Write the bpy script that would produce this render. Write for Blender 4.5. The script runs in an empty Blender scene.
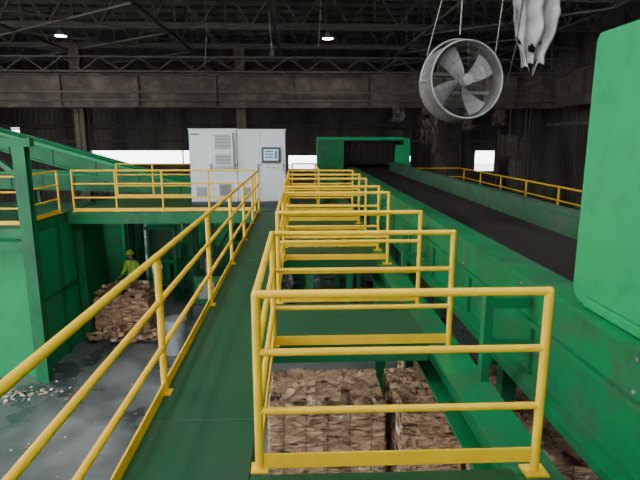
import bpy, bmesh, math, random
from mathutils import Vector, Matrix, noise
random.seed(7)
H=5.5   # camera eye height above the shop floor; the numbers below are relative to eye level
GZ=-5.5
DK=-1.92 # deck level
D=bpy.data
# ---------------------------------------------------------------- materials
def mat(name,c1,c2=None,scale=2.0,rough=0.5,rough2=None,metal=0.0,bump=0.0,bscale=None,detail=6,stretch=(1,1,1),lo=0.35,hi=0.65,emit=None,spec=0.5,dirt=None):
    m=D.materials.new(name); m.use_nodes=True
    nt=m.node_tree; b=nt.nodes['Principled BSDF']
    b.inputs['Roughness'].default_value=rough; b.inputs['Metallic'].default_value=metal
    b.inputs['Specular IOR Level'].default_value=spec
    b.inputs['Base Color'].default_value=(*c1,1)
    if emit:
        b.inputs['Emission Color'].default_value=(*c1,1); b.inputs['Emission Strength'].default_value=emit
    tc=nt.nodes.new('ShaderNodeTexCoord'); mp=nt.nodes.new('ShaderNodeMapping')
    mp.inputs['Scale'].default_value=stretch
    nt.links.new(tc.outputs['Object'],mp.inputs[0])
    if c2:
        n=nt.nodes.new('ShaderNodeTexNoise'); n.inputs['Scale'].default_value=scale; n.inputs['Detail'].default_value=detail
        n.inputs['Roughness'].default_value=0.62
        nt.links.new(mp.outputs[0],n.inputs['Vector'])
        r=nt.nodes.new('ShaderNodeValToRGB'); r.color_ramp.elements[0].position=lo; r.color_ramp.elements[1].position=hi
        r.color_ramp.elements[0].color=(*c1,1); r.color_ramp.elements[1].color=(*c2,1)
        nt.links.new(n.outputs['Fac'],r.inputs[0]); out=r.outputs[0]
        if dirt:
            dc,ds,dlo,dhi=dirt
            n3=nt.nodes.new('ShaderNodeTexNoise'); n3.inputs['Scale'].default_value=ds; n3.inputs['Detail'].default_value=10; n3.inputs['Roughness'].default_value=0.7
            nt.links.new(tc.outputs['Object'],n3.inputs['Vector'])
            mr3=nt.nodes.new('ShaderNodeMapRange'); mr3.inputs['From Min'].default_value=dlo; mr3.inputs['From Max'].default_value=dhi
            nt.links.new(n3.outputs['Fac'],mr3.inputs['Value'])
            mx=nt.nodes.new('ShaderNodeMix'); mx.data_type='RGBA'; mx.inputs['B'].default_value=(*dc,1)
            nt.links.new(mr3.outputs[0],mx.inputs['Factor']); nt.links.new(out,mx.inputs['A']); out=mx.outputs['Result']
        nt.links.new(out,b.inputs['Base Color'])
        if rough2 is not None:
            mr=nt.nodes.new('ShaderNodeMapRange'); mr.inputs['From Min'].default_value=lo; mr.inputs['From Max'].default_value=hi
            mr.inputs['To Min'].default_value=rough; mr.inputs['To Max'].default_value=rough2
            nt.links.new(n.outputs['Fac'],mr.inputs['Value']); nt.links.new(mr.outputs[0],b.inputs['Roughness'])
    if bump:
        n2=nt.nodes.new('ShaderNodeTexNoise'); n2.inputs['Scale'].default_value=bscale or scale*6; n2.inputs['Detail'].default_value=4
        nt.links.new(mp.outputs[0],n2.inputs['Vector'])
        bp=nt.nodes.new('ShaderNodeBump'); bp.inputs['Strength'].default_value=bump; bp.inputs['Distance'].default_value=0.02
        nt.links.new(n2.outputs['Fac'],bp.inputs['Height']); nt.links.new(bp.outputs[0],b.inputs['Normal'])
    return m
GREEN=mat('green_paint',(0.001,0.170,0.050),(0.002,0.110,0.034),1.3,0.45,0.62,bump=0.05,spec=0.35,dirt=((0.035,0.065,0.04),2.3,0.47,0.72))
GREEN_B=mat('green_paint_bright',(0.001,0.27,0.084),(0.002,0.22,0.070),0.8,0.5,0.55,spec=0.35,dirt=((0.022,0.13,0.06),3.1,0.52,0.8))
GREEN_D=mat('green_paint_dusty',(0.010,0.085,0.034),(0.040,0.065,0.036),3.0,0.5,0.75,bump=0.1)
DECK=mat('deck_green_worn',(0.003,0.054,0.020),(0.009,0.070,0.027),2.2,0.5,0.65,bump=0.12,bscale=30,lo=0.3,hi=0.75,spec=0.3,dirt=((0.028,0.050,0.030),1.7,0.5,0.8))
YEL=mat('yellow_paint',(0.90,0.55,0.006),(0.78,0.46,0.008),5,0.38,0.5,dirt=((0.35,0.22,0.03),6,0.66,0.88))
BELT=mat('belt_rubber',(0.012,0.0095,0.008),(0.027,0.021,0.017),3,0.8,0.95,bump=0.3,stretch=(1,0.25,1),spec=0.2)
CONC=mat('wet_concrete',(0.038,0.048,0.046),(0.15,0.16,0.152),0.6,0.16,0.65,bump=0.12,bscale=8,detail=9,lo=0.38,hi=0.62)
DIRT=mat('outdoor_yard',(0.5,0.47,0.42),(0.62,0.6,0.55),0.3,0.9)
RUST=mat('rusty_steel',(0.050,0.037,0.027),(0.10,0.076,0.056),1.4,0.8,0.9,bump=0.2,dirt=((0.17,0.14,0.11),0.9,0.48,0.72))
STEEL=mat('dusty_steel',(0.060,0.052,0.044),(0.12,0.105,0.088),2.0,0.75,0.9)
WALLM=mat('dirty_wall_sheet',(0.042,0.035,0.030),(0.14,0.117,0.10),0.5,0.85,0.95,detail=9,stretch=(1,1,0.35))
ROOFM=mat('roof_sheet',(0.17,0.145,0.122),(0.30,0.26,0.22),0.35,0.85,0.95,detail=8)
GREYC=mat('cabinet_grey',(0.62,0.64,0.66),(0.56,0.58,0.60),1.5,0.4,0.5)
DGREY=mat('dark_grey_plastic',(0.05,0.052,0.055),(0.07,0.07,0.07),6,0.5)
MGREY=mat('mid_grey_metal',(0.22,0.23,0.24),(0.30,0.31,0.32),4,0.4,0.5,metal=0.3)
GALV=mat('galvanised',(0.145,0.14,0.13),(0.085,0.08,0.072),5,0.55,0.75,metal=0.2)
BLADE=mat('fan_blade',(0.36,0.36,0.35),(0.22,0.21,0.20),5,0.5)
SCREEN=mat('screen_glow',(0.35,0.5,0.62),emit=0.6)
SCRB=mat('screen_fields',(0.08,0.12,0.2),emit=0.4)
LAMPE=mat('lamp_lens',(1.0,0.98,0.92),emit=30)
PLAST=mat('plastic_film',(0.46,0.455,0.44),(0.28,0.26,0.24),3,0.4,0.6,bump=0.4)
CABLE=mat('cable_black',(0.02,0.02,0.02),(0.04,0.035,0.03),5,0.6)
CABLEW=mat('rope_grey',(0.30,0.28,0.25),(0.2,0.18,0.16),9,0.8)
K1=mat('cardboard_a',(0.40,0.25,0.145),(0.29,0.175,0.10),7,0.85,0.95,bump=0.3)
K2=mat('cardboard_b',(0.52,0.345,0.215),(0.40,0.255,0.15),7,0.85,0.95,bump=0.3)
K3=mat('cardboard_c',(0.18,0.105,0.06),(0.28,0.17,0.10),7,0.9,0.95,bump=0.3)
K4=mat('cardboard_print',(0.62,0.58,0.54),(0.50,0.42,0.34),9,0.8,0.9)
def strata():
    m=D.materials.new('compressed_cardboard'); m.use_nodes=True; nt=m.node_tree; b=nt.nodes['Principled BSDF']; b.inputs['Roughness'].default_value=0.9
    tc=nt.nodes.new('ShaderNodeTexCoord')
    def nz(st,sc,det):
        mp=nt.nodes.new('ShaderNodeMapping'); mp.inputs['Scale'].default_value=st; nt.links.new(tc.outputs['Object'],mp.inputs[0])
        n=nt.nodes.new('ShaderNodeTexNoise'); n.inputs['Scale'].default_value=sc; n.inputs['Detail'].default_value=det; n.inputs['Distortion'].default_value=0.4
        nt.links.new(mp.outputs[0],n.inputs['Vector']); return n
    a=nz((1,1,6),4.2,7); c=nz((1,1,3.0),5.5,3)
    r=nt.nodes.new('ShaderNodeValToRGB'); e=r.color_ramp.elements
    e[0].position=0.34; e[0].color=(0.045,0.025,0.014,1); e[1].position=0.70; e[1].color=(0.60,0.42,0.27,1)
    for p,col in ((0.41,(0.20,0.12,0.068,1)),(0.47,(0.40,0.25,0.145,1)),(0.52,(0.26,0.155,0.088,1)),(0.58,(0.47,0.305,0.185,1))):
        q=e.new(p); q.color=col
    nt.links.new(a.outputs['Fac'],r.inputs[0])
    r2=nt.nodes.new('ShaderNodeValToRGB'); r2.color_ramp.elements[0].position=0.64; r2.color_ramp.elements[1].position=0.70
    nt.links.new(c.outputs['Fac'],r2.inputs[0])
    mx=nt.nodes.new('ShaderNodeMix'); mx.data_type='RGBA'; mx.inputs['B'].default_value=(0.54,0.46,0.38,1)
    ml=nt.nodes.new('ShaderNodeMath'); ml.operation='MULTIPLY'; ml.inputs[1].default_value=0.5
    nt.links.new(r2.outputs[0],ml.inputs[0]); nt.links.new(ml.outputs[0],mx.inputs['Factor']); nt.links.new(r.outputs[0],mx.inputs['A'])
    nt.links.new(mx.outputs['Result'],b.inputs['Base Color'])
    bp=nt.nodes.new('ShaderNodeBump'); bp.inputs['Strength'].default_value=1.0; bp.inputs['Distance'].default_value=0.04
    nt.links.new(a.outputs['Fac'],bp.inputs['Height']); nt.links.new(bp.outputs[0],b.inputs['Normal'])
    return m
KS=strata()
WIRE=mat('bale_wire',(0.06,0.055,0.05),(0.12,0.10,0.09),20,0.5,metal=0.6)
PAPER=mat('scrap_paper',(0.72,0.71,0.68),(0.5,0.42,0.33),1.5,0.8)
HIVIS=mat('hi_vis_fabric',(0.62,0.95,0.02),(0.54,0.85,0.02),6,0.8)
HELM=mat('helmet_shell',(0.68,0.93,0.03),(0.6,0.85,0.03),3,0.3)
SILV=mat('reflective_tape',(0.65,0.66,0.66),(0.55,0.55,0.55),8,0.35)
PANTS=mat('work_trousers',(0.03,0.035,0.055),(0.045,0.05,0.07),8,0.9)
SKIN=mat('skin',(0.45,0.25,0.17),(0.40,0.21,0.14),8,0.55)
HAIR=mat('hair_dark',(0.03,0.02,0.015),(0.05,0.035,0.025),20,0.8)
BOOT=mat('boot_leather',(0.05,0.03,0.02),(0.08,0.05,0.03),8,0.7)
# ---------------------------------------------------------------- builder
class B:
    def __init__(s): s.bm=bmesh.new(); s.mats=[]
    def mi(s,m):
        if m not in s.mats: s.mats.append(m)
        return s.mats.index(m)
    def faces(s,vs,fs,m,smooth=False):
        i=s.mi(m); bv=[s.bm.verts.new(v) for v in vs]
        for f in fs:
            try:
                q=s.bm.faces.new([bv[k] for k in f]); q.material_index=i; q.smooth=smooth
            except ValueError: pass
    def box(s,x0,x1,y0,y1,z0,z1,m):
        vs=[(x0,y0,z0),(x1,y0,z0),(x1,y1,z0),(x0,y1,z0),(x0,y0,z1),(x1,y0,z1),(x1,y1,z1),(x0,y1,z1)]
        s.faces(vs,[(3,2,1,0),(4,5,6,7),(0,1,5,4),(1,2,6,5),(2,3,7,6),(3,0,4,7)],m)
    def obox(s,c,size,M,m):
        a,b,d=[q/2 for q in size]
        vs=[Vector(c)+M@Vector(v) for v in [(-a,-b,-d),(a,-b,-d),(a,b,-d),(-a,b,-d),(-a,-b,d),(a,-b,d),(a,b,d),(-a,b,d)]]
        s.faces(vs,[(3,2,1,0),(4,5,6,7),(0,1,5,4),(1,2,6,5),(2,3,7,6),(3,0,4,7)],m)
    def beam(s,p,q,w,h,m):
        p=Vector(p);q=Vector(q); d=q-p; L=d.length; y=d.normalized()
        up=Vector((0,0,1)) if abs(y.z)<0.95 else Vector((1,0,0))
        x=y.cross(up).normalized(); z=x.cross(y)
        M=Matrix((x,y,z)).transposed()
        s.obox((p+q)/2,(w,L,h),M,m)
    def tube(s,p,q,r,m,n=10,r2=None,cap=True):
        p=Vector(p);q=Vector(q); y=(q-p).normalized()
        up=Vector((0,0,1)) if abs(y.z)<0.95 else Vector((1,0,0))
        a=y.cross(up).normalized(); b=a.cross(y); r2=r if r2 is None else r2
        vs=[p+(a*math.cos(t)+b*math.sin(t))*r for t in [2*math.pi*k/n for k in range(n)]]
        vs+=[q+(a*math.cos(t)+b*math.sin(t))*r2 for t in [2*math.pi*k/n for k in range(n)]]
        fs=[(k,(k+1)%n,n+(k+1)%n,n+k) for k in range(n)]
        s.faces(vs,fs,m,True)
        if cap:
            s.faces(vs[:n],[tuple(range(n))],m); s.faces(vs[n:],[tuple(range(n))[::-1]],m)
    def path(s,pts,r,m,n=8):
        for a,b in zip(pts[:-1],pts[1:]): s.tube(a,b,r,m,n)
    def prism(s,poly,axis,a0,a1,m):
        def P(u,v,w):
            return {'x':(w,u,v),'y':(u,w,v),'z':(u,v,w)}[axis]
        n=len(poly)
        vs=[P(u,v,a0) for u,v in poly]+[P(u,v,a1) for u,v in poly]
        s.faces(vs,[tuple(range(n))[::-1],tuple(range(n,2*n))]+[(k,(k+1)%n,n+(k+1)%n,n+k) for k in range(n)],m)
    def done(s,name,bevel=0,origin=None,recalc=True):
        if recalc: bmesh.ops.recalc_face_normals(s.bm,faces=s.bm.faces[:])
        if origin is None:
            xs=[v.co for v in s.bm.verts]
            origin=Vector(((min(v.x for v in xs)+max(v.x for v in xs))/2,(min(v.y for v in xs)+max(v.y for v in xs))/2,min(v.z for v in xs)))
        origin=Vector(origin)
        bmesh.ops.translate(s.bm,verts=s.bm.verts[:],vec=-origin)
        me=D.meshes.new(name); s.bm.to_mesh(me); s.bm.free()
        for m in s.mats: me.materials.append(m)
        o=D.objects.new(name,me); bpy.context.collection.objects.link(o)
        o.location=origin+Vector((0,0,H))
        if bevel:
            md=o.modifiers.new('bev','BEVEL'); md.width=bevel; md.segments=2; md.limit_method='ANGLE'
        return o
def copy(o,loc,rot=(0,0,0),name=None):
    c=D.objects.new(name or o.name.split('.')[0],o.data); bpy.context.collection.objects.link(c)
    c.location=Vector(loc)+Vector((0,0,H)); c.rotation_euler=rot
    return c
# ---------------------------------------------------------------- shell
b=B(); b.box(-26,17,-12,42,GZ-0.3,GZ,CONC); b.done('floor')
b=B(); b.box(-70,60,-60,-12.02,GZ-0.35,GZ-0.05,DIRT); b.box(-70,60,42.02,110,GZ-0.35,GZ-0.05,DIRT)
b.box(-70,-26.02,-12.02,42.02,GZ-0.35,GZ-0.05,DIRT); b.box(17.02,60,-12.02,42.02,GZ-0.35,GZ-0.05,DIRT); b.done('ground_yard')
RZ=7.2
def holed(u0,u1,z0,z1,holes,put,rib,ribput):
    us=sorted(set([u0,u1]+[h[0] for h in holes]+[h[1] for h in holes]))
    for a,c in zip(us[:-1],us[1:]):
        hs=sorted([(h[2],h[3]) for h in holes if h[0]<=a+1e-6 and h[1]>=c-1e-6])
        z=z0
        for h0,h1 in hs:
            if h0>z: put(a,c,z,h0)
            z=h1
        put(a,c,z,z1)
    u=u0+rib
    while u<u1:
        segs=[(z0,z1)]
        for h in holes:
            if h[0]-0.1<u<h[1]+0.1:
                ns=[]
                for s0,s1 in segs:
                    if h[2]>s0: ns.append((s0,min(s1,h[2])))
                    if h[3]<s1: ns.append((max(s0,h[3]),s1))
                segs=ns
        for s0,s1 in segs: ribput(u,s0,s1)
        u+=rib
b=B()
holes=[(-19.2,-8.6,-2.1,-1.05),(-0.75,1.5,-2.5,-1.45),(14.3,15.9,-2.7,-1.1),(-22.3,-21.5,-0.5,0.7),(8.5,9.1,-1.9,-1.5)]
holed(-26,17,GZ,RZ,holes,lambda a,c,z0,z1:b.box(a,c,42,42.12,z0,z1,WALLM),0.4,lambda u,z0,z1:b.box(u-0.06,u+0.06,41.93,42,z0,z1,WALLM))
b.done('wall_back')
b=B()
holed(-12,42,GZ,RZ,[(20,21.4,-2.4,-1.0),(27,28,-1.5,0.2)],lambda a,c,z0,z1:b.box(17,17.12,a,c,z0,z1,WALLM),0.4,lambda u,z0,z1:b.box(16.93,17,u-0.06,u+0.06,z0,z1,WALLM))
b.done('wall_right')
b=B()
holed(14,42,GZ,RZ,[(30,34,-1.6,-0.4),(17,28,3.2,6.2)],lambda a,c,z0,z1:b.box(-26.12,-26,a,c,z0,z1,WALLM),0.4,lambda u,z0,z1:b.box(-26,-25.93,u-0.06,u+0.06,z0,z1,WALLM))
b.box(-26.12,-26,-12,14,6.4,RZ,WALLM)
b.done('wall_left')
b=B()
holed(-26,17,GZ,RZ,[(-24,-5,GZ,4.5),(2,6,3.5,6.5)],lambda a,c,z0,z1:b.box(a,c,-12.12,-12,z0,z1,WALLM),0.8,lambda u,z0,z1:b.box(u-0.06,u+0.06,-12,-11.93,z0,z1,WALLM))
b.done('wall_front_light_block')  # unseen wall added behind the camera to cut rear light and deepen contrast
b=B()
light_gaps=[(-7,6,-6,-3),(-6,4,2.5,6),(-22,-9,2,10.5)]  # unseen openings added to the roof so daylight reaches decks and enclosure
us=sorted(set([-26,17]+[v for s_ in light_gaps for v in s_[:2]])); vs_=sorted(set([-12,42]+[v for s_ in light_gaps for v in s_[2:]]))
for a,c in zip(us[:-1],us[1:]):
    for p,q in zip(vs_[:-1],vs_[1:]):
        if any(s_[0]<=a and s_[1]>=c and s_[2]<=p and s_[3]>=q for s_ in light_gaps): continue
        b.box(a,c,p,q,RZ,RZ+0.1,ROOFM)
x=-25.6
while x<17:
    b.box(x-0.05,x+0.05,12,42,RZ-0.06,RZ,ROOFM); x+=0.75
b.done('ceiling')
b=B()
y=13
while y<42:
    b.box(-25.9,16.9,y-0.06,y+0.06,RZ-0.3,RZ-0.07,STEEL); y+=1.7
b.done('roof_purlins')
b=B()
n=18; W=42.0
for k in range(n):
    xa=-W/2+W*k/n; xb=-W/2+W*(k+1)/n; xm=(xa+xb)/2
    b.beam((xa,0,0),(xm,0,1.75),0.09,0.09,STEEL); b.beam((xm,0,1.75),(xb,0,0),0.09,0.09,STEEL); b.beam((xm,0,0),(xm,0,1.75),0.06,0.06,STEEL)
for z in (0,1.75):
    b.box(-W/2,W/2,-0.12,0.12,z-0.015,z+0.015,STEEL); b.box(-W/2,W/2,-0.02,0.02,z-0.13 if z==0 else z-0.02,z+0.13 if z==0 else z+0.05,STEEL)
t=b.done('roof_truss',origin=(0,0,0)); t.location=(-4.5,15,5.1+H)
for yy in (20.5,26,31.5,37): copy(t,(-4.5,yy,5.1))
b=B()
for X in (-20,-13,-6,-1,6,12):
    b.box(X-0.06,X+0.06,14,41.9,4.78,4.88,STEEL)
    y=16
    while y<40:
        b.beam((X,y,4.9),(X,y+2,6.8),0.06,0.06,STEEL); b.beam((X,y+2,6.8),(X,y+4,4.9),0.06,0.06,STEEL)
        y+=4
for (xa,xb) in ((-20,-13),(-13,-6),(6,12)):
    for y in (20.5,26,31.5):
        b.beam((xa,y,4.78),(xb,y+5.5,4.78),0.12,0.08,STEEL); b.beam((xb,y,4.78),(xa,y+5.5,4.78),0.10,0.08,STEEL)
b.done('roof_bracing')
b=B()
b.box(-25.8,16,29.95,30.05,1.65,3.35,RUST)
for z in (1.6,3.3): b.box(-25.8,16,29.75,30.25,z,z+0.08,RUST)
x=-25.5
while x<16:
    b.box(x-0.04,x+0.04,29.80,29.95,1.68,3.3,RUST); x+=4.2
b.box(-25.8,16,29.6,29.68,2.35,2.45,STEEL); b.tube((-25.8,29.6,1.95),(16,29.6,1.95),0.05,STEEL)
for x in range(-25,16,3): b.box(x-0.03,x+0.03,29.64,29.95,2.37,2.43,RUST)
x=-25.5
while x<13:
    b.beam((x,29.5,3.5),(x+1.0,29.5,4.2),0.06,0.06,STEEL); b.beam((x+1.0,29.5,4.2),(x+2.0,29.5,3.5),0.06,0.06,STEEL); x+=2
b.box(-25.8,15.5,29.45,29.55,3.42,3.5,STEEL); b.box(-25.8,15.5,29.45,29.55,4.17,4.25,STEEL)
b.done('crane_girder')
b=B()
b.box(14.4,14.5,8,29.5,1.7,3.3,RUST)
for z in (1.62,3.3): b.box(14.2,14.7,8,29.5,z,z+0.08,RUST)
y=9
while y<29: b.box(14.24,14.4,y-0.05,y+0.05,1.7,3.3,RUST); y+=2.5
b.box(13.9,14.0,8,29.4,0.6,0.75,STEEL)
b.done('crane_girder')
def icol(x,y,z0,z1,w,m,name):
    b=B(); b.box(x-w/2,x+w/2,y-w/2,y-w/2+0.03,z0,z1,m); b.box(x-w/2,x+w/2,y+w/2-0.03,y+w/2,z0,z1,m); b.box(x-0.02,x+0.02,y-w/2,y+w/2,z0,z1,m)
    b.box(x-w/2-0.1,x+w/2+0.1,y-w/2-0.1,y+w/2+0.1,z0,z0+0.04,m)
    return b.done(name)
for X in (-12.2,-3.2,8.3,-21): icol(X,30.6,GZ,4.9,0.55,RUST,'building_column')
for Y in (12,18,24): icol(15.3,Y,GZ,4.9,0.5,RUST,'building_column')
b=B()
for z,m in ((0.9,STEEL),(0.6,RUST),(-0.3,STEEL),(4.0,STEEL)): b.tube((-25.5,41.6,z),(16.5,41.6,z),0.07,m)
for x in (-22,-16,-9,-4,3,9,13): b.tube((x,41.6,-4.5),(x,41.6,6.6),0.06,STEEL)
b.done('wall_pipework')
# patched panels and boxes near the right rear
b=B()
rr_=random.Random(5)
for k in range(14):
    x=rr_.uniform(4.5,12.4); z=rr_.uniform(-2.2,1.2); w=rr_.uniform(0.5,1.7); h=rr_.uniform(0.4,1.3)
    b.box(x,x+w,41.80-0.01*k,41.93,z,z+h,rr_.choice([RUST,STEEL,WALLM,STEEL]))
b.done('wall_patch_panels')
b=B()
b.box(11.9,12.7,30.2,30.6,-1.1,0.1,STEEL); b.box(12.0,12.6,30.17,30.2,-1.0,0.0,RUST); b.tube((12.3,30.4,0.1),(12.3,30.4,1.55),0.05,STEEL)
b.box(12.95,13.45,30.25,30.6,-0.9,-0.2,RUST); b.tube((13.2,30.4,-0.2),(13.2,30.4,1.55),0.04,STEEL)
b.box(11.7,13.6,30.6,30.66,-1.3,-1.2,RUST); b.tube((11.8,30.63,GZ),(11.8,30.63,1.55),0.06,RUST); b.tube((13.55,30.63,GZ),(13.55,30.63,1.55),0.06,RUST)
b.done('electrical_switch_boxes')
b=B()
def ragged(x,y,z0,z1,w,seed,m):
    nu,nv=10,24; vs=[];fs=[]
    for i in range(nv):
        t=i/(nv-1); z=z1+(z0-z1)*t
        for k in range(nu):
            u=k/(nu-1)-0.5
            vs.append((x+u*w*(0.5+0.8*abs(noise.noise(Vector((t*4,seed,1.0))))+0.2)+0.15*noise.noise(Vector((t*4,seed,0))),y+0.1*noise.noise(Vector((u*5,t*6,seed))),z+0.1*noise.noise(Vector((u*9,seed,t)))))
    for i in range(nv-1):
        for k in range(nu-1):
            if noise.noise(Vector((k*0.5,i*0.25,seed)))>0.22: continue
            A=i*nu+k; fs.append((A,A+1,A+nu+1,A+nu))
    b.faces(vs,fs,m,True)
for i,(x,l,w) in enumerate(((7.2,2.0,0.8),(7.7,2.6,0.5),(9.6,1.2,0.7),(5.6,0.8,0.9),(11.3,1.0,0.8))): ragged(x,29.55,1.65-l,1.7,w,i*2.3+1,STEEL if i%2 else RUST)
b.done('hanging_debris')
# ---------------------------------------------------------------- decks
def deck(name,x0,x1,y0,y1,z=DK):
    b=B(); b.box(x0,x1,y0,y1,z-0.03,z,DECK)
    for xx in (x0,x1-0.06): b.box(xx,xx+0.06,y0,y1,z-0.2,z-0.03,GREEN)
    for yy in (y0,y1-0.06): b.box(x0+0.06,x1-0.06,yy,yy+0.06,z-0.2,z-0.03,GREEN)
    y=y0+1
    while y<y1-0.5: b.box(x0+0.06,x1-0.06,y,y+0.06,z-0.15,z-0.03,GREEN); y+=1
    return b
b=deck('w',-1.06,-0.30,-2.5,13.56)
y=-1.5
while y<13: b.box(-1.05,-0.31,y,y+0.012,DK,DK+0.004,GREEN_D); y+=2.4
for y in (-2,6.8,12.5):
    b.box(-0.78,-0.58,y,y+0.2,GZ,DK-0.2,GREEN)
b.done('walkway')
for y0,y1 in ((-2.5,2.70),(4.66,5.84),(8.1,9.0),(10.85,11.95)):
    deck('d',-0.29,1.24,y0,y1).done('cross_deck')
b=B()
b.box(1.25,1.57,-2.5,19.5,DK-0.1,DK-0.07,GREEN); b.box(1.25,1.57,-2.5,19.5,DK-0.45,DK-0.42,GREEN); b.box(1.39,1.43,-2.5,19.5,DK-0.42,DK-0.1,GREEN)
for y in (-1,3.4,8.45,14,18.5):
    b.box(1.32,1.50,y,y+0.18,GZ,DK-0.45,GREEN)
for y in (3.95,7.3,10.6,14.6):
    b.box(1.50,1.57,y,y+0.09,DK-0.07,-1.25,GREEN); b.box(1.57,1.86,y,y+0.09,-1.36,-1.27,GREEN)
    b.box(1.57,1.86,y,y+0.09,-1.72,-1.66,GREEN)
for y in (6.9,9.9,12.7):
    b.box(-0.28,1.25,y,y+0.12,DK-0.55,DK-0.42,GREEN)
b.done('deck_stringer')
b=deck('p',-5.98,0.6,13.7,17.2)
b.box(-5.98,0.6,13.60,13.69,DK-0.30,DK-0.02,GREEN)
for x,y in ((-5.85,13.95),(-1.2,13.9),(0.3,13.9),(-5.2,16.9),(-2.9,16.9),(-1.2,16.9),(0.3,16.9)):
    b.box(x-0.1,x+0.1,y-0.1,y+0.1,GZ,DK-0.2,GREEN)
b.beam((-2.9,16.9,-3.2),(-2.2,16.9,DK-0.2),0.08,0.08,GREEN)
b.done('cross_platform')
# ---------------------------------------------------------------- railings
R=0.024
ZS=(-0.85,-1.19,-1.55)
def rail(b,p,q,toe=True,dz=0,r=R):
    (x0,y0),(x1,y1)=p,q
    for z in ZS: b.tube((x0,y0,z+dz),(x1,y1,z+dz),r if z==ZS[0] else r*0.9,YEL)
    if toe:
        b.beam((x0,y0,DK+0.05+dz),(x1,y1,DK+0.05+dz),0.012,0.09,YEL)
def ball(b,x,y,z,r): bmesh.ops.create_uvsphere(b.bm,u_segments=10,v_segments=6,radius=r,matrix=Matrix.Translation((x,y,z)))
def post(b,x,y,dz=0,r=0.026):
    b.tube((x,y,DK+dz),(x,y,-0.85+dz),r,YEL,12); b.box(x-0.05,x+0.05,y-0.05,y+0.05,DK+dz,DK+0.012+dz,YEL)
    ball(b,x,y,-0.85+dz,r)
b=B(); b.mi(YEL)
rail(b,(-1.03,-2.4),(-1.03,13.5))
for y in (-2.3,1.2,3.72,5.85,7.85,9.75,11.65,13.5): post(b,-1.03,y)
b.done('guard_railing')
for y0,y1 in ((2.76,4.60),(5.9,8.04),(9.05,10.8),(12.0,13.5)):
    b=B(); b.mi(YEL)
    for y in (y0,y1):
        rail(b,(-0.24,y),(1.41,y)); post(b,-0.24,y)
        b.tube((1.41,y,DK-0.065),(1.41,y,-0.85),0.026,YEL,12); ball(b,1.41,y,-0.85,0.026)
        b.box(1.34,1.48,y-0.06,y+0.06,DK-0.068,DK-0.055,YEL)
    rail(b,(-0.24,y0),(-0.24,y1))
    b.done('guard_railing')
b=B(); b.mi(YEL)
rail(b,(-5.85,13.74),(-1.15,13.74))
for x in (-5.85,-4.75,-3.55,-2.35,-1.15): post(b,x,13.74)
rail(b,(-5.85,17.1),(-3.3,17.1))
for x in (-5.85,-4.7,-3.3): post(b,x,17.1)
rail(b,(0.55,13.9),(0.55,17.1)); post(b,0.55,13.9); post(b,0.55,17.1); rail(b,(-0.2,17.1),(0.55,17.1)); post(b,-0.2,17.1)
b.done('guard_railing')
# ---------------------------------------------------------------- belt conveyor
b=B()
Y0,Y1=0.2,20.0
b.box(1.90,1.94,Y0,Y1,-1.93,-1.17,GREEN)
b.box(1.86,2.17,Y0,Y1,-1.17,-1.13,GREEN)
b.box(1.82,1.90,Y0,Y1,-1.95,-1.91,GREEN); b.box(1.80,2.1,Y0,Y1,-2.02,-1.95,GREEN)
b.box(1.86,1.90,Y0,Y1,-1.50,-1.46,GREEN)
b.box(2.13,2.17,Y0,Y1,-1.30,-1.17,GREEN_D)
y=Y0+0.6
while y<Y1:
    b.box(1.865,1.90,y,y+0.012,-1.91,-1.50,GREEN)
    for z in (-1.22,-1.42): b.tube((1.90,y+0.3,z),(1.885,y+0.3,z),0.012,MGREY,6)
    y+=1.55
b.box(2.17,3.50,Y0,Y1,-1.30,-1.27,BELT)
b.box(2.17,3.50,Y0,Y1,-1.72,-1.69,BELT)
b.box(3.50,3.54,Y0,Y1,-1.93,-0.97,GREEN_D); b.box(3.48,3.66,Y0,Y1,-0.98,-0.94,GREEN_D)
b.box(3.54,3.75,Y0,Y1,-1.95,-1.88,GREEN)
y=Y0+0.4
while y<Y1:
    b.tube((1.95,y,-1.35),(3.49,y,-1.35),0.045,MGREY,10); y+=1.2
for y in (1.2,4.6,8.85,12.9,16.9,19.5):
    for x in (2.0,3.6):
        b.box(x-0.07,x+0.07,y-0.07,y+0.07,GZ,-1.95,GREEN)
b.done('belt_conveyor')
b=B()
def rr(y0,y1,z0,z1,r,n=6):
    pts=[(y0,z0),(y1-r,z0)]
    pts+=[(y1-r+r*math.sin(a),z0+r-r*math.cos(a)) for a in [math.pi/2*k/n for k in range(1,n+1)]]
    pts+=[(y1-0.06+0.06*math.cos(a),z1-0.06+0.06*math.sin(a)) for a in [math.pi/2*k/n for k in range(n+1)]]
    pts+=[(y0,z1)]
    return pts
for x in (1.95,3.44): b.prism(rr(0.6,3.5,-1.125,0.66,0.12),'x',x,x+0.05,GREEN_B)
b.box(2.0,3.44,0.6,3.40,0.60,0.65,GREEN_B)
b.box(1.92,1.949,0.6,3.3,-1.125,-1.06,GREEN_B)
b.done('conveyor_hood',bevel=0.008)
b=B()
n=8; r=0.45
prof=[(0.75,-1.9),(0.75,-0.12),(0.87,0.0),(4.3-r,0.0)]+[(4.3-r+r*math.sin(a),-r+r*math.cos(a)) for a in [math.pi/2*k/n for k in range(1,n+1)]]+[(4.3,-1.9)]
b.prism(prof,'y',21.6,21.7,GREEN_B)
b.box(0.75,1.75,20.1,20.16,-1.9,-0.14,GREEN); b.box(0.75,0.81,20.16,21.6,-1.9,-0.12,GREEN_B)
b.box(0.75,4.05,20.05,21.6,-0.12,0.0,GREEN_B); b.box(3.72,4.3,20.1,20.16,-1.9,-0.3,GREEN_B)
b.box(4.24,4.3,20.16,21.6,-1.9,-0.4,GREEN_B); b.box(4.05,4.28,20.1,21.6,-0.32,-0.05,GREEN_B)
b.tube((1.8,20.9,-1.35),(3.7,20.9,-1.35),0.25,BELT,20)
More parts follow.
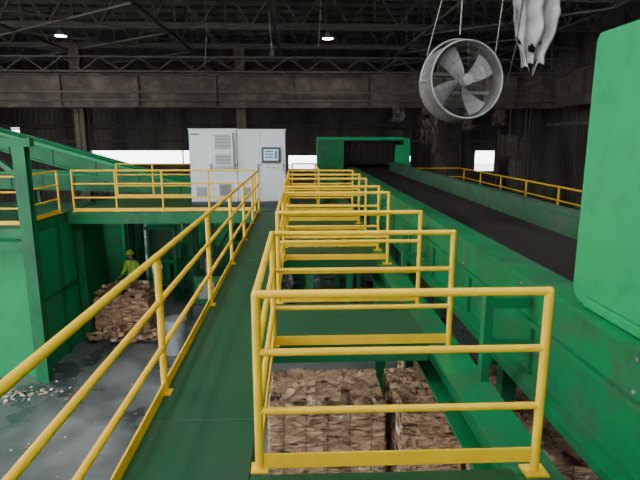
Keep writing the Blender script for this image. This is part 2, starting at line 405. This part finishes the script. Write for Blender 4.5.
for x in (0.9,4.15):
    for y in (20.3,21.5): b.box(x-0.09,x+0.09,y-0.09,y+0.09,GZ,-1.9,GREEN)
b.box(0.75,4.3,20.16,21.6,-1.95,-1.88,GREEN)
for k in range(9): b.box(1.78+k*0.215,1.97+k*0.215,20.3,20.32,-1.0,-0.14,BELT)
b.done('conveyor_head_hood')
SP=-0.38
b=deck('r',4.6,6.6,7,21,DK+SP)
for y in (7.5,12,16.5,20.5):
    for x in (4.75,6.45): b.box(x-0.08,x+0.08,y-0.08,y+0.08,GZ,DK-0.2+SP,GREEN)
b.done('side_platform')
b=B(); b.mi(YEL)
rail(b,(4.66,8),(4.66,20.9),dz=SP); y=8
while y<21: post(b,4.66,y,SP); y+=1.6
rail(b,(6.54,7.1),(6.54,20.9),dz=SP); y=7.1
while y<21: post(b,6.54,y,SP); y+=1.9
rail(b,(4.66,20.9),(6.54,20.9),dz=SP)
b.done('guard_railing')
# ---------------------------------------------------------------- control cabinet
b=B()
X0,X1,YF,YB,ZB,ZT=-3.05,-0.36,14.95,15.6,DK,0.20
b.box(X0,X1,YF+0.03,YB,ZB,ZB+0.10,DGREY)
b.box(X0,X1,YF+0.02,YB,ZB+0.10,ZT,GREYC)
mid=-1.72
doors=[(X0+0.01,-2.42),(-2.40,mid-0.01),(mid+0.01,-1.09),(-1.07,X1-0.01)]
for a,c in doors:
    b.box(a,c,YF,YF+0.02,ZB+0.13,ZT-0.06,GREYC)
b.box(X0-0.02,mid,YF-0.01,YB,ZT,ZT+0.03,GREYC); b.box(mid,X1+0.02,YF-0.01,YB,ZT,ZT+0.02,GREYC)
b.box(mid-0.012,mid+0.012,YF-0.002,YF+0.02,ZB+0.1,ZT,DGREY)
b.box(-2.36,-1.82,YF-0.16,YF,-0.80,0.13,GREYC)
for k in range(10): b.box(-2.31,-1.87,YF-0.165,YF-0.155,0.04-k*0.04,0.062-k*0.04,DGREY)
for k in range(7): b.box(-2.31,-1.87,YF-0.165,YF-0.155,-0.50-k*0.04,-0.48-k*0.04,DGREY)
b.box(-2.25,-1.92,YF-0.03,YF,-1.65,-1.3,MGREY)
for k in range(6): b.box(-2.22,-1.95,YF-0.035,YF-0.03,-1.62+k*0.05,-1.60+k*0.05,DGREY)
b.box(-3.0,-2.75,YF-0.006,YF,0.06,0.10,DGREY)
b.box(-1.03,-0.50,YF-0.05,YF,-0.72,-0.28,DGREY); b.box(-0.97,-0.56,YF-0.055,YF-0.05,-0.65,-0.34,SCREEN)
for k in range(3): b.box(-0.94,-0.70,YF-0.058,YF-0.055,-0.42-k*0.08,-0.38-k*0.08,SCRB)
b.box(-0.66,-0.59,YF-0.058,YF-0.055,-0.60,-0.38,SCRB)
for k in range(4): b.tube((-0.95+k*0.12,YF,-0.85),(-0.95+k*0.12,YF-0.03,-0.85),0.022,[HIVIS,DGREY,DGREY,YEL][k],10)
for a,c in doors:
    b.box(c-0.06,c-0.035,YF-0.04,YF-0.01,-0.95,-0.75,DGREY); b.box(c-0.06,c-0.035,YF-0.012,YF,-0.96,-0.74,MGREY)
    for z in (-1.5,-0.8,0.0): b.box(a+0.0,a+0.02,YF-0.012,YF,z,z+0.08,MGREY)
b.box(-2.9,-2.6,YF-0.02,YF,-1.66,-1.4,MGREY)
b.box(-1.55,-1.25,YF-0.02,YF,-1.66,-1.4,MGREY)
b.done('control_cabinet',bevel=0.006)
# ---------------------------------------------------------------- left green enclosure
EX=-6.0
b=B()
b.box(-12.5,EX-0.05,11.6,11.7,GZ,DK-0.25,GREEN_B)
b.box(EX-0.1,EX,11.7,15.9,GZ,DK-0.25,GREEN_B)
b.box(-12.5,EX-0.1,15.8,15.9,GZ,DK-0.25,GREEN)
b.box(-12.5,EX-0.02,11.5,15.9,DK-0.25,DK-0.05,GREEN); b.box(-12.4,EX-0.05,11.6,15.8,DK-0.05,DK,DECK)
for x in (-11,-9.4,-7.9): b.box(x,x+0.08,11.53,11.6,GZ,DK-0.25,GREEN_B)
b.box(EX,EX+0.06,12.9,13.0,GZ,DK-0.25,GREEN); b.box(EX,EX+0.06,11.7,13.8,-3.8,-3.72,GREEN)
b.done('green_enclosure')
b=B()
for x in (-5.85,-10.2):
    b.box(x-0.13,x+0.13,11.26,11.30,GZ if x<-6 else DK-0.3,-0.2,GREEN); b.box(x-0.13,x+0.13,11.45,11.49,GZ if x<-6 else DK-0.3,-0.2,GREEN); b.box(x-0.02,x+0.02,11.3,11.45,GZ if x<-6 else DK-0.3,-0.2,GREEN)
b.box(-12.5,-5.6,11.28,11.48,-0.2,-0.02,GREEN)
b.box(-12.5,-5.72,11.26,11.49,DK-0.5,DK-0.3,GREEN)
b.beam((-5.85,11.38,-0.9),(-6.7,11.38,-0.2),0.1,0.1,GREEN)
b.box(-5.98,-5.72,11.26,11.49,GZ,DK-0.5,GREEN)
b.done('support_frame')
b=B(); b.mi(YEL)
rail(b,(-12.3,11.66),(EX-0.12,11.66))
for x in (-12.3,-10.6,-9.2,-7.7,EX-0.12): post(b,x,11.66)
rail(b,(EX-0.12,11.66),(EX-0.12,13.5)); post(b,EX-0.12,13.5)
b.done('guard_railing')
def incl(p,q,w,h,name,legs=(0.12,0.92)):
    b=B(); p=Vector(p);q=Vector(q); d=(q-p).normalized(); side=d.cross(Vector((0,0,1))).normalized()
    for sgn in (-1,1): b.beam(p+side*sgn*w/2,q+side*sgn*w/2,0.06,h,GREEN)
    for sgn in (-1,1):
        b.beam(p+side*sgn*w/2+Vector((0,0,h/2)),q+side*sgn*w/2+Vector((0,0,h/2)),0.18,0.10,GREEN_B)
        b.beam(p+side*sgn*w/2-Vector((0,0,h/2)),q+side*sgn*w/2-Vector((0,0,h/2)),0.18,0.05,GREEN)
    b.beam(p+Vector((0,0,h*0.2)),q+Vector((0,0,h*0.2)),w-0.1,0.03,BELT)
    b.beam(p-Vector((0,0,h*0.45)),q-Vector((0,0,h*0.45)),w-0.1,0.03,BELT)
    L=(q-p).length
    k=1.0
    while k<L-0.5:
        for sgn in (-1,1):
            c=p+d*k+side*sgn*(w/2+0.04); b.beam(c+Vector((0,0,-h/2)),c+Vector((0,0,h/2)),0.04,0.04,GREEN)
        k+=1.4
    for k in legs:
        for sgn in (-1,1):
            c=p+(q-p)*k+side*sgn*(w/2-0.02); b.beam((c.x,c.y,GZ),(c.x,c.y,c.z-h/2),0.14,0.14,GREEN)
    return b.done(name)
incl((-13.0,17.9,0.85),(-3.4,18.1,-1.95),1.0,0.55,'inclined_conveyor',(0.12,0.97))
incl((-14,25,-1.9),(-2.2,25,-2.3),1.6,0.7,'inclined_conveyor')
# ---------------------------------------------------------------- baler machine below platform
b=B()
b.box(-5.2,-1.4,19.4,21.6,GZ,-3.9,GREEN); b.box(-4.4,-2.4,19.6,21.4,-3.9,-3.05,GREEN_B)
for x in (-5.0,-4.2,-3.4,-2.6,-1.8): b.box(x,x+0.12,19.28,19.4,GZ,-3.9,GREEN_B)
b.box(-5.3,-1.3,19.25,19.4,-4.0,-3.85,GREEN_B); b.box(-5.3,-1.3,19.25,19.4,GZ,-5.3,GREEN)
b.tube((-1.4,20.5,-4.6),(0.5,20.5,-4.6),0.25,MGREY,16); b.tube((0.3,20.5,-4.6),(0.55,20.5,-4.6),0.33,GREEN,16)
b.box(-4.0,-3.5,19.2,19.26,-5.0,-4.3,MGREY)
b.box(-0.2,0.55,19.9,21.1,GZ,-4.95,GREEN)
b.prism([(-4.9,-2.75),(-1.9,-2.75),(-2.4,-3.05),(-4.4,-3.05)],'y',19.5,21.5,GREEN)
b.path([(-1.5,19.5,-3.9),(-1.2,19.4,-3.2),(-0.6,19.3,-3.0),(-0.3,19.3,-3.6),(-0.2,19.4,-5.45)],0.04,CABLE)
b.done('baling_press',bevel=0.01)
b=B()
b.box(-8.3,-6.2,18.9,20.8,GZ,-3.0,GREEN)
for x in (-8.1,-7.2,-6.4): b.box(x,x+0.1,18.8,18.9,GZ,-3.0,GREEN_B)
b.prism([(-8.6,-2.5),(-5.9,-2.5),(-6.4,-3.0),(-8.1,-3.0)],'y',19.0,20.7,GREEN)
b.done('feed_hopper',bevel=0.01)
b=B()
b.box(-3.3,-2.3,15.5,16.6,GZ,-5.1,DGREY); b.box(-3.25,-2.35,15.6,16.5,-5.1,-4.2,GREEN)
b.box(-3.1,-2.6,15.5,15.6,-4.9,-4.4,MGREY); b.tube((-2.8,16,-4.2),(-2.8,16,-3.7),0.16,MGREY,14)
b.path([(-2.6,15.9,-4.2),(-2.5,15.9,-3.4),(-2.2,16.2,-2.9),(-1.6,16.6,-2.6)],0.03,CABLE)
b.done('hydraulic_power_pack',bevel=0.01)
b=B()
for x,y in ((-5.3,17.4),(-4.2,17.4),(-5.3,18.2),(-4.2,18.2)): b.box(x-0.05,x+0.05,y-0.05,y+0.05,GZ,-3.0,GREEN_B)
for z in (-3.05,-4.2): b.box(-5.3,-4.2,17.36,17.44,z,z+0.1,GREEN_B); b.box(-5.3,-4.2,18.16,18.24,z,z+0.1,GREEN_B)
b.box(-5.25,-4.25,17.4,18.2,-4.25,-4.2,GREEN); b.box(-5.25,-4.25,18.2,18.23,-4.2,-3.05,GREEN_D)
b.done('machine_frame')
b=B()
b.tube((-3.2,12.9,GZ),(-3.2,12.9,-4.62),0.29,MGREY,24); b.tube((-3.2,12.9,-4.62),(-3.2,12.9,-4.59),0.305,MGREY,24)
for z in (GZ+0.01,-5.2,-4.9): b.tube((-3.2,12.9,z),(-3.2,12.9,z+0.03),0.305,MGREY,24)
b.done('steel_drum')
# ---------------------------------------------------------------- bales
def flapfn(b,rnd,c,w,h,M,m,bd=0.35):
    vs=[];n=4; bend=rnd.uniform(-bd,bd)
    for a in range(n+1):
        for e in range(3):
            u=a/n-0.5; v=e/2-0.5
            vs.append(Vector(c)+M@Vector((u*w+rnd.uniform(-.006,.006),v*h+rnd.uniform(-.008,.008),bend*w*u*u*2+rnd.uniform(-0.003,0.003))))
    fs=[]
    for a in range(n):
        for e in range(2):
            A=a*3+e; fs.append((A,A+3,A+4,A+1))
    b.faces(vs,fs,m)
def bale_mesh(seed):
    rnd=random.Random(seed); b=B()
    L,Wd,Hh=1.5,1.08,1.07
    ms=[K1,K2,K3,K4]; b.mi(KS)
    wires=(-0.56,-0.28,0.0,0.28,0.56)
    step=0.024; nx=int(L/step); ny=int(Wd/step); nz=int(Hh/step)
    def disp(p,nrm):
        x,y,z=p
        d=0.024*noise.noise(Vector((x*3.1+seed*9,y*3.1,z*6)))+0.028*noise.noise(Vector((x*8,y*8+seed*5,z*30)))+0.012*noise.noise(Vector((x*30,y*30,z*60+seed)))
        w=min(abs(x-q) for q in wires); d+=-0.016*math.exp(-(w/0.04)**2)
        return Vector(p)+nrm*d
    cache={}
    def V_(i,j,k):
        key=(i,j,k)
        if key in cache: return cache[key]
        p=Vector((-L/2+L*i/nx,-Wd/2+Wd*j/ny,Hh*k/nz))
        nrm=Vector(((-1 if i==0 else 1 if i==nx else 0),(-1 if j==0 else 1 if j==ny else 0),(0.6 if k==nz else 0)))
        if nrm.length>0: nrm.normalize()
        q=disp(p,nrm)
        cnt=(i in (0,nx))+(j in (0,ny))+(k==nz)
        if cnt>1: q-=nrm*0.014*cnt
        if k==0: q.z=0.0
        v=b.bm.verts.new(q); cache[key]=v; return v
    def quad(a,c,d,e):
        f=b.bm.faces.new([V_(*a),V_(*c),V_(*d),V_(*e)]); f.material_index=0
    for i in range(nx):
        for k in range(nz):
            quad((i,0,k),(i+1,0,k),(i+1,0,k+1),(i,0,k+1)); quad((i+1,ny,k),(i,ny,k),(i,ny,k+1),(i+1,ny,k+1))
        for j in range(ny):
            quad((i,j,nz),(i+1,j,nz),(i+1,j+1,nz),(i,j+1,nz)); quad((i,j+1,0),(i+1,j+1,0),(i+1,j,0),(i,j,0))
    for j in range(ny):
        for k in range(nz):
            quad((0,j+1,k),(0,j,k),(0,j,k+1),(0,j+1,k+1)); quad((nx,j,k),(nx,j+1,k),(nx,j+1,k+1),(nx,j,k+1))
    for k in range(230):
        sgn=rnd.choice((-1,1)); face=rnd.random()<0.6
        mm=rnd.choices(ms,[4,4,4,0.6])[0]
        if rnd.random()<0.6:
            w=rnd.uniform(0.06,0.28); h=rnd.uniform(0.02,0.07)
            M=Matrix.Rotation(rnd.uniform(-0.4,0.4),3,'X')@Matrix.Rotation(rnd.uniform(-0.25,0.25),3,'Y')@Matrix.Rotation(rnd.uniform(-0.1,0.1),3,'Z')
        else:
            w=rnd.uniform(0.06,0.24); h=rnd.uniform(0.03,0.10)
            M=Matrix.Rotation(rnd.uniform(-0.6,0.6),3,'Y')@Matrix.Rotation(math.pi/2+rnd.uniform(-0.25,0.25),3,'X')
        if face: c=(rnd.uniform(-L/2+0.09,L/2-0.09),sgn*(Wd/2+0.008),rnd.uniform(0.04,Hh-0.03))
        else:
            c=(sgn*(L/2+0.008),rnd.uniform(-Wd/2+0.09,Wd/2-0.09),rnd.uniform(0.04,Hh-0.03)); M=Matrix.Rotation(math.pi/2,3,'Z')@M
        flapfn(b,rnd,c,w,h,M,mm,0.25)
    for k in range(100):
        M=Matrix.Rotation(rnd.uniform(-0.14,0.14),3,'X')@Matrix.Rotation(rnd.uniform(-0.14,0.14),3,'Y')@Matrix.Rotation(rnd.uniform(0,3.1),3,'Z')
        flapfn(b,rnd,(rnd.uniform(-L/2+0.12,L/2-0.12),rnd.uniform(-Wd/2+0.12,Wd/2-0.12),Hh+rnd.uniform(-0.002,0.02)),rnd.uniform(0.08,0.28),rnd.uniform(0.05,0.16),M,rnd.choices(ms,[4,5,4,0.5])[0],0.2)
    for x in wires:
        e=0.008
        b.path([(x,-Wd/2-e,0.01),(x+0.01,-Wd/2-e,Hh-0.01),(x,Wd/2+e,Hh-0.01),(x,Wd/2+e,0.01)],0.006,WIRE,5)
    return b.done('cardboard_bale',origin=(0,0,0),recalc=False)
protos=[bale_mesh(s) for s in (1,2,3)]
spots=[]
rows=[(6.55,(0.35,),2),(6.62,(2.83,),2),(7.95,(0.45,),1),(9.65,(2.8,),1),(6.45,(4.75,),2),(5.26,(2.82,),2),(5.2,(4.8,),2),(3.92,(2.9,),1)]
for y,xs,nl in rows:
    for x in xs:
        for lv in range(nl):
            spots.append((x,y,GZ+0.005+lv*1.10))
spots+= [(-4.98,14.65,GZ+0.005)]
for i,(x,y,z) in enumerate(spots):
    rz=(math.pi if random.random()<0.5 else 0)+random.uniform(-0.015,0.015)
    if i<3:
        o=protos[i]; o.location=(x,y,z+H); o.rotation_euler=(0,0,rz)
    else: copy(protos[random.randrange(3)],(x,y,z),(0,0,rz))
for lv in (0,1):
    o=copy(protos[1],(1.62,6.42,GZ+0.005+lv*1.10),(0,0,math.pi/2)); o.scale=(0.9,0.72,1.0)
# loose cardboard heaped on and in front of the left bale
b=B(); rnd=random.Random(12)
for k in range(170):
    x=-4.98+rnd.uniform(-0.62,0.66); y=14.65+rnd.uniform(-0.45,0.45)
    hmax=0.42*(1-abs(x+4.98)/0.95)*(1-abs(y-14.65)/0.8)
    M=Matrix.Rotation(rnd.uniform(-0.5,0.5),3,'X')@Matrix.Rotation(rnd.uniform(-0.5,0.5),3,'Y')@Matrix.Rotation(rnd.uniform(0,3.1),3,'Z')
    flapfn(b,rnd,(x,y,GZ+1.12+rnd.uniform(0,max(0.02,hmax))),rnd.uniform(0.15,0.42),rnd.uniform(0.1,0.3),M,rnd.choices([K1,K2,K3,K4],[4,4,4,1.2])[0])
for k in range(110):
    x=-4.98+rnd.uniform(-0.75,1.1); y=rnd.uniform(13.45,13.95)
    h=rnd.uniform(0.02,0.30)*(1-abs(y-14.0)/0.75)
    M=Matrix.Rotation(rnd.uniform(-0.5,0.5),3,'X')@Matrix.Rotation(rnd.uniform(-0.4,0.4),3,'Y')@Matrix.Rotation(rnd.uniform(0,3.1),3,'Z')
    flapfn(b,rnd,(x,y,GZ+0.08+h),rnd.uniform(0.1,0.30),rnd.uniform(0.08,0.2),M,rnd.choices([K1,K2,K3,K4],[4,3,5,1.4])[0])
b.done('loose_cardboard_heap',recalc=False)
# ---------------------------------------------------------------- scrap on floor
b=B()
for k in range(150):
    if k<60: x=random.uniform(-5.5,-3.8) if k%2 else random.uniform(-5,-1.5); y=random.uniform(5,12.3)
    else: x=random.gauss(-6.1,0.55); y=random.gauss(10.7,0.22)
    if y>11.2 and x<-5.6: continue
    s=random.uniform(0.015,0.045)*(2.0 if k>=60 else 1)
    M=Matrix.Rotation(random.uniform(-0.3,0.3),3,'X')@Matrix.Rotation(random.uniform(0,3),3,'Z')
    b.obox((x,y,GZ+0.012+s*0.12),(s,s*random.uniform(0.4,1),0.003),M,random.choice([PAPER,PAPER,K2,K1]))
b.done('paper_scraps')
# ---------------------------------------------------------------- fan
b=B()
Rf=0.50; dep=0.42; N=48
def ring(r,y,n=N): return [(r*math.cos(2*math.pi*k/n),y,r*math.sin(2*math.pi*k/n)) for k in range(n)]
prof=[(Rf+0.015,0),(Rf+0.02,0.015),(Rf,0.03),(Rf,dep-0.03),(Rf+0.02,dep-0.015),(Rf+0.015,dep),(Rf-0.015,dep),(Rf-0.015,0)]
vs=[];fs=[]
for r,y in prof: vs+=ring(r,y)
m=len(prof)
for j in range(m):
    for k in range(N):
        fs.append((j*N+k,j*N+(k+1)%N,((j+1)%m)*N+(k+1)%N,((j+1)%m)*N+k))
b.faces(vs,fs,GALV,True)
def torus(r,y,t,m_):
    P=ring(r,y,40); b.path(P+[P[0]],t,m_,5)
torus(0.50,-0.002,0.012,BLADE)
for r in (0.12,0.2,0.28,0.36,0.44): torus(r,-0.005,0.0025,GALV)
for k in range(16):
    a=2*math.pi*k/16; b.tube((0.08*math.cos(a),-0.008,0.08*math.sin(a)),(0.50*math.cos(a),0.0,0.50*math.sin(a)),0.0022,GALV,5)
for r in (0.2,0.36): torus(r,dep,0.0028,GALV)
for k in range(8):
    a=2*math.pi*k/8; b.tube((0.08*math.cos(a),dep,0.08*math.sin(a)),(0.50*math.cos(a),dep,0.50*math.sin(a)),0.003,GALV,5)
b.tube((0,-0.01,0),(0,0.0,0),0.07,BLADE,20); b.tube((0,0.1,0),(0,0.24,0),0.075,MGREY,20)
b.tube((0,0.24,0),(0,0.40,0),0.10,DGREY,20)
b.box(-0.49,0.49,0.31,0.35,-0.14,-0.10,MGREY); b.box(-0.49,0.49,0.31,0.35,0.10,0.14,MGREY)
for j in range(4):
    a0=math.pi/2*j+0.35
    nr=7; vv=[];ff=[]
    for i in range(nr):
        r=0.07+(0.46-0.07)*i/(nr-1)
        half_ang=min(0.55,(0.05+0.11*(i/(nr-1)))/r)
        for q in range(5):
            t=(q-2)/2; ang=a0+t*half_ang+0.25*(i/(nr-1)); 
            yy=0.17+t*0.055*(1.0-0.35*i/(nr-1))+0.02*t*t
            vv.append((r*math.cos(ang),yy,r*math.sin(ang)))
    base=len(vv); vv+= [(x,y+0.006,z) for x,y,z in vv]
    for i in range(nr-1):
        for q in range(4):
            A=i*5+q; ff.append((A,A+1,A+6,A+5)); ff.append((base+A,base+A+5,base+A+6,base+A+1))
    b.faces(vv,ff,BLADE,True)
P=[( (Rf+0.06)*math.cos(a),dep/2,(Rf+0.06)*math.sin(a)) for a in [math.pi*k/20 for k in range(21)]]
b.path(P,0.014,MGREY,8)
for sx in (-1,1): b.tube((sx*(Rf+0.07),dep/2,0),(sx*(Rf-0.01),dep/2,0),0.025,MGREY,10)
fan=b.done('drum_fan',origin=(0,0,0)); fan.location=(2.24,7.05,0.745+H); fan.rotation_euler=(math.radians(-4),0,math.radians(8))
b=B()
b.path([(2.17,7.25,1.34),(2.2,7.3,2.2),(2.25,7.3,7.1)],0.010,CABLEW)
b.path([(1.75,7.3,1.08),(1.95,7.3,1.9),(2.24,7.3,3.0)],0.007,CABLEW)
b.path([(2.68,7.3,1.08),(2.75,7.3,1.9),(2.9,7.3,7.1)],0.007,CABLEW)
b.path([(2.3,7.56,0.75),(2.7,7.56,0.55),(2.95,7.5,0.75),(3.05,7.5,1.3),(3.1,7.5,2.0),(3.15,7.5,7.1)],0.010,CABLE)
b.done('fan_hanging_cables')
b=B()
def sheet(x,y,z0,z1,w,seed):
    nu,nv=22,34; vs=[];fs=[]
    for i in range(nv):
        t=i/(nv-1); z=z1+(z0-z1)*t
        ww=w*(0.18+0.82*math.sin(math.pi*min(1,0.1+0.75*t))**0.8)*(1+0.35*noise.noise(Vector((seed,t*5,0))))
        for k in range(nu):
            u=k/(nu-1)-0.5
            vs.append((x+u*ww+0.10*noise.noise(Vector((t*3,seed,u))),y+0.07*math.sin(u*19+t*4)+0.14*noise.noise(Vector((u*6,t*8,seed))),z+0.22*noise.noise(Vector((u*7,seed,t*2)))*t))
    for i in range(nv-1):
        for k in range(nu-1):
            if i>nv*0.75 and noise.noise(Vector((k*0.35,i*0.3,seed)))>0.3: continue
            A=i*nu+k; fs.append((A,A+1,A+nu+1,A+nu))
    b.faces(vs,fs,PLAST,True)
sheet(3.5,8.0,1.0,2.9,0.55,3.3); sheet(3.66,8.2,1.45,2.6,0.3,7.7)
b.tube((3.5,8.0,2.5),(3.5,8.0,7.1),0.01,CABLEW)
b.done('hanging_plastic_sheet')
b=B()
b.path([(-1.2,25,7.1),(-1.25,25,5.2),(-1.15,25,3.9)],0.025,CABLEW); b.box(-1.25,-1.05,24.9,25.1,3.6,3.9,STEEL)
b.path([(0.9,22,7.1),(0.95,22,5.0),(0.85,22,3.6)],0.015,CABLEW)
b.path([(-4.0,24,7.1),(-3.9,24,4.6),(-4.05,24,3.0)],0.015,CABLEW)
pts=[(-4.0+4.9*t,24-2*t,5.2-1.0*math.sin(math.pi*t)) for t in [k/14 for k in range(15)]]; b.path(pts,0.015,CABLE,6)
b.done('hanging_pendant_cable')
b=B()
for i,(x,y) in enumerate(((7.0,22),(9.2,20),(11.0,19))):
    pts=[(x,y,7.1)]
    for k in range(1,12): pts.append((x+random.uniform(-0.15,0.15)+k*0.05,y,7.1-k*(0.5+0.02*i)))
    b.path(pts,0.02,CABLE,6)
pts=[(4+8*t,20,3.4-1.6*math.sin(math.pi*t)) for t in [k/16 for k in range(17)]]; b.path(pts,0.02,CABLE,6)
b.tube((4,20,3.4),(4,20,7.1),0.02,CABLE); b.tube((12,20,3.4),(12,20,7.1),0.02,CABLE)
b.done('hanging_cables')
def lamp(x,y,z,e):
    b=B(); b.tube((x,y,z),(x,y,z+0.28),0.30,MGREY,20,r2=0.11); b.tube((x,y,z+0.28),(x,y,z+0.5),0.11,DGREY,16)
    b.tube((x,y,z-0.01),(x,y,z+0.0),0.26,LAMPE,20); b.tube((x,y,z+0.5),(x,y,7.1),0.015,STEEL,6)
    b.done('high_bay_and_fill_lamp')
    l=D.lights.new('lamp_glow','SPOT'); l.energy=e; l.color=(1,0.97,0.9); l.shadow_soft_size=0.25; l.spot_size=2.6; l.spot_blend=0.6
    o=D.objects.new('high_bay_and_fill_light',l); bpy.context.collection.objects.link(o); o.location=(x,y,z-0.05+H)
for p in ((1.5,27,4.75,280),(-11.3,26.8,4.75,300),(-3,12,5.0,400),(9,14,5.0,300),(-8,4,5.0,400)): lamp(*p)  # first two hang in view; other three are unseen, added to brighten the hall
# ---------------------------------------------------------------- worker
def skin(verts,edges,radii,root,sub=2):
    me=D.meshes.new('t'); me.from_pydata(verts,edges,[]); o=D.objects.new('t',me); bpy.context.collection.objects.link(o)
    md=o.modifiers.new('s','SKIN'); 
    for i,r in enumerate(radii):
        sv=me.skin_vertices[0].data[i]; sv.radius=(r,r) if not isinstance(r,tuple) else r; sv.use_root=(i==root)
    s=o.modifiers.new('u','SUBSURF'); s.levels=sub; s.render_levels=sub
    dg=bpy.context.evaluated_depsgraph_get(); dg.update()
    m2=D.meshes.new_from_object(o.evaluated_get(dg)); D.objects.remove(o); return m2
V=[(0,0,0.95),(0,0,1.10),(0,-0.01,1.28),(0,-0.02,1.42),(0,-0.04,1.50),(0,-0.06,1.56)]
E=[(0,1),(1,2),(2,3),(3,4),(4,5)]; Rr=[(0.16,0.125),(0.155,0.12),(0.18,0.13),(0.15,0.11),(0.06,0.06),(0.055,0.055)]
def add(pts,parent):
    i=parent
    for p,r in pts:
        V.append(p); Rr.append(r); E.append((i,len(V)-1)); i=len(V)-1
    return i
for s in (-1,1):
    add([((s*0.10,0,0.88),0.10),((s*0.12,-0.03,0.50),0.068),((s*0.13,0.03,0.12),0.048)],0)
    add([((s*0.19,-0.02,1.42),0.068),((s*0.27,-0.03,1.16),0.052),((s*0.22,-0.27,1.05),0.038)],3)
mb=skin(V,E,Rr,0)
b=B(); b.mi(HIVIS)
def addmesh(me,fn,off=(0,0,0)):
    bv=[b.bm.verts.new(v.co+Vector(off)) for v in me.vertices]
    for p in me.polygons:
        c=sum((bv[i].co for i in p.vertices),Vector())/len(p.vertices)
        f=b.bm.faces.new([bv[i] for i in p.vertices]); f.smooth=True; f.material_index=b.mi(fn(c))
def fn(c):
    if c.z>1.49 and abs(c.x)<0.1: return SKIN
    if abs(c.x)>0.15 and c.y<-0.24 : return SKIN
    if c.z<0.93: return PANTS
    if 1.04<c.z<1.09 and abs(c.x)<0.2 : return SILV
    if 0.09<abs(c.x)<0.13 and c.z>1.09 : return SILV
    return HIVIS
addmesh(mb,fn)
hv=bmesh.new(); bmesh.ops.create_uvsphere(hv,u_segments=24,v_segments=18,radius=1)
for v in hv.verts:
    x,y,z=v.co; 
    jaw=1-0.28*max(0,-z)
    v.co=Vector((x*0.077*jaw,y*0.098*jaw-(0.012 if z<-0.2 and y<0 else 0),z*0.118))
me=D.meshes.new('h'); hv.to_mesh(me); hv.free()
hc=Vector((0,-0.075,1.665))
addmesh(me,lambda c: HAIR if (c.y-hc.y>0.02 and c.z>hc.z-0.03) else SKIN,hc)
b.prism([(-0.165,1.675),(-0.165,1.63),(-0.197,1.635)],'x',-0.014,0.014,SKIN)
for s in (-1,1):
    b.tube((s*0.03,-0.155,1.675),(s*0.03,-0.172,1.675),0.012,HAIR,8)
    b.tube((s*0.072,-0.075,1.66),(s*0.087,-0.07,1.662),0.028,SKIN,10,r2=0.022)
b.box(-0.025,0.025,-0.172,-0.16,1.607,1.614,BOOT)
hv=bmesh.new(); bmesh.ops.create_uvsphere(hv,u_segments=28,v_segments=16,radius=1)
bmesh.ops.delete(hv,geom=[v for v in hv.verts if v.co.z<-0.05],context='VERTS')
for v in hv.verts: v.co=Vector((v.co.x*0.105,v.co.y*0.13,v.co.z*0.115))
me=D.meshes.new('h'); hv.to_mesh(me); hv.free()
addmesh(me,lambda c:HELM,hc+Vector((0,0.0,0.045)))
pts=[(0.118*math.cos(t),-0.075+ (0.175 if math.sin(t)<0 else 0.14)*math.sin(t)) for t in [2*math.pi*k/24 for k in range(24)]]
b.prism(pts,'z',1.700,1.708,HELM); b.box(-0.012,0.012,-0.17,0.03,1.805,1.829,HELM)
for s in (-1,1):
    mb=skin([(s*0.13,0.04,0.13),(s*0.13,0.035,0.06),(s*0.135,-0.08,0.045),(s*0.14,-0.17,0.035)],[(0,1),(1,2),(2,3)],[0.055,0.055,0.05,0.036],0)
    addmesh(mb,lambda c:BOOT)
    w=Vector((s*0.22,-0.27,1.05)); 
    mb=skin([w,w+Vector((-s*0.01,-0.05,-0.01)),w+Vector((-s*0.015,-0.09,-0.02))],[(0,1),(1,2)],[(0.028,0.02),(0.038,0.016),(0.036,0.014)],0); addmesh(mb,lambda c:SKIN)
    for q,(dx,L) in enumerate(((-0.030,0.065),(-0.010,0.075),(0.010,0.072),(0.029,0.055))):
        p0=w+Vector((-s*0.015+dx,-0.085,-0.02)); p1=p0+Vector((0,-L*0.5,-0.005)); p2=p1+Vector((0,-L*0.35,-0.022)); p3=p2+Vector((0,-L*0.1,-0.022))
        mb=skin([p0,p1,p2,p3],[(0,1),(1,2),(2,3)],[0.0095,0.009,0.0085,0.007],0,1); addmesh(mb,lambda c:SKIN)
    p0=w+Vector((-s*0.03,-0.03,-0.005)); mb=skin([p0,p0+Vector((-s*0.035,-0.03,-0.015)),p0+Vector((-s*0.045,-0.06,-0.025))],[(0,1),(1,2)],[0.012,0.010,0.008],0,1); addmesh(mb,lambda c:SKIN)
# he stands on a low service step behind the bale
wk=b.done('worker',origin=(0,0,0)); wk.location=(-5.15,15.85,0.285); wk.rotation_euler=(0,0,math.radians(-20))
b=B(); b.box(-5.65,-4.6,15.5,16.2,GZ+0.22,GZ+0.28,GREEN)
for x in (-5.6,-4.69):
    for y in (15.52,16.12): b.box(x,x+0.05,y,y+0.05,GZ,GZ+0.22,GREEN)
b.done('service_step')
# ---------------------------------------------------------------- world, camera
w=D.worlds.new('World'); bpy.context.scene.world=w; w.use_nodes=True
nt=w.node_tree; bg=nt.nodes['Background']; bg.inputs[0].default_value=(0.90,0.95,1.0,1); bg.inputs[1].default_value=7.5
cam=D.cameras.new('camera'); cam.sensor_width=36; cam.lens=29.25; cam.clip_start=0.05; cam.clip_end=400
co=D.objects.new('camera',cam); bpy.context.collection.objects.link(co); co.location=(0,0,H)
co.rotation_euler=(math.radians(90-11.2),0,math.radians(-2.38))
bpy.context.scene.camera=co
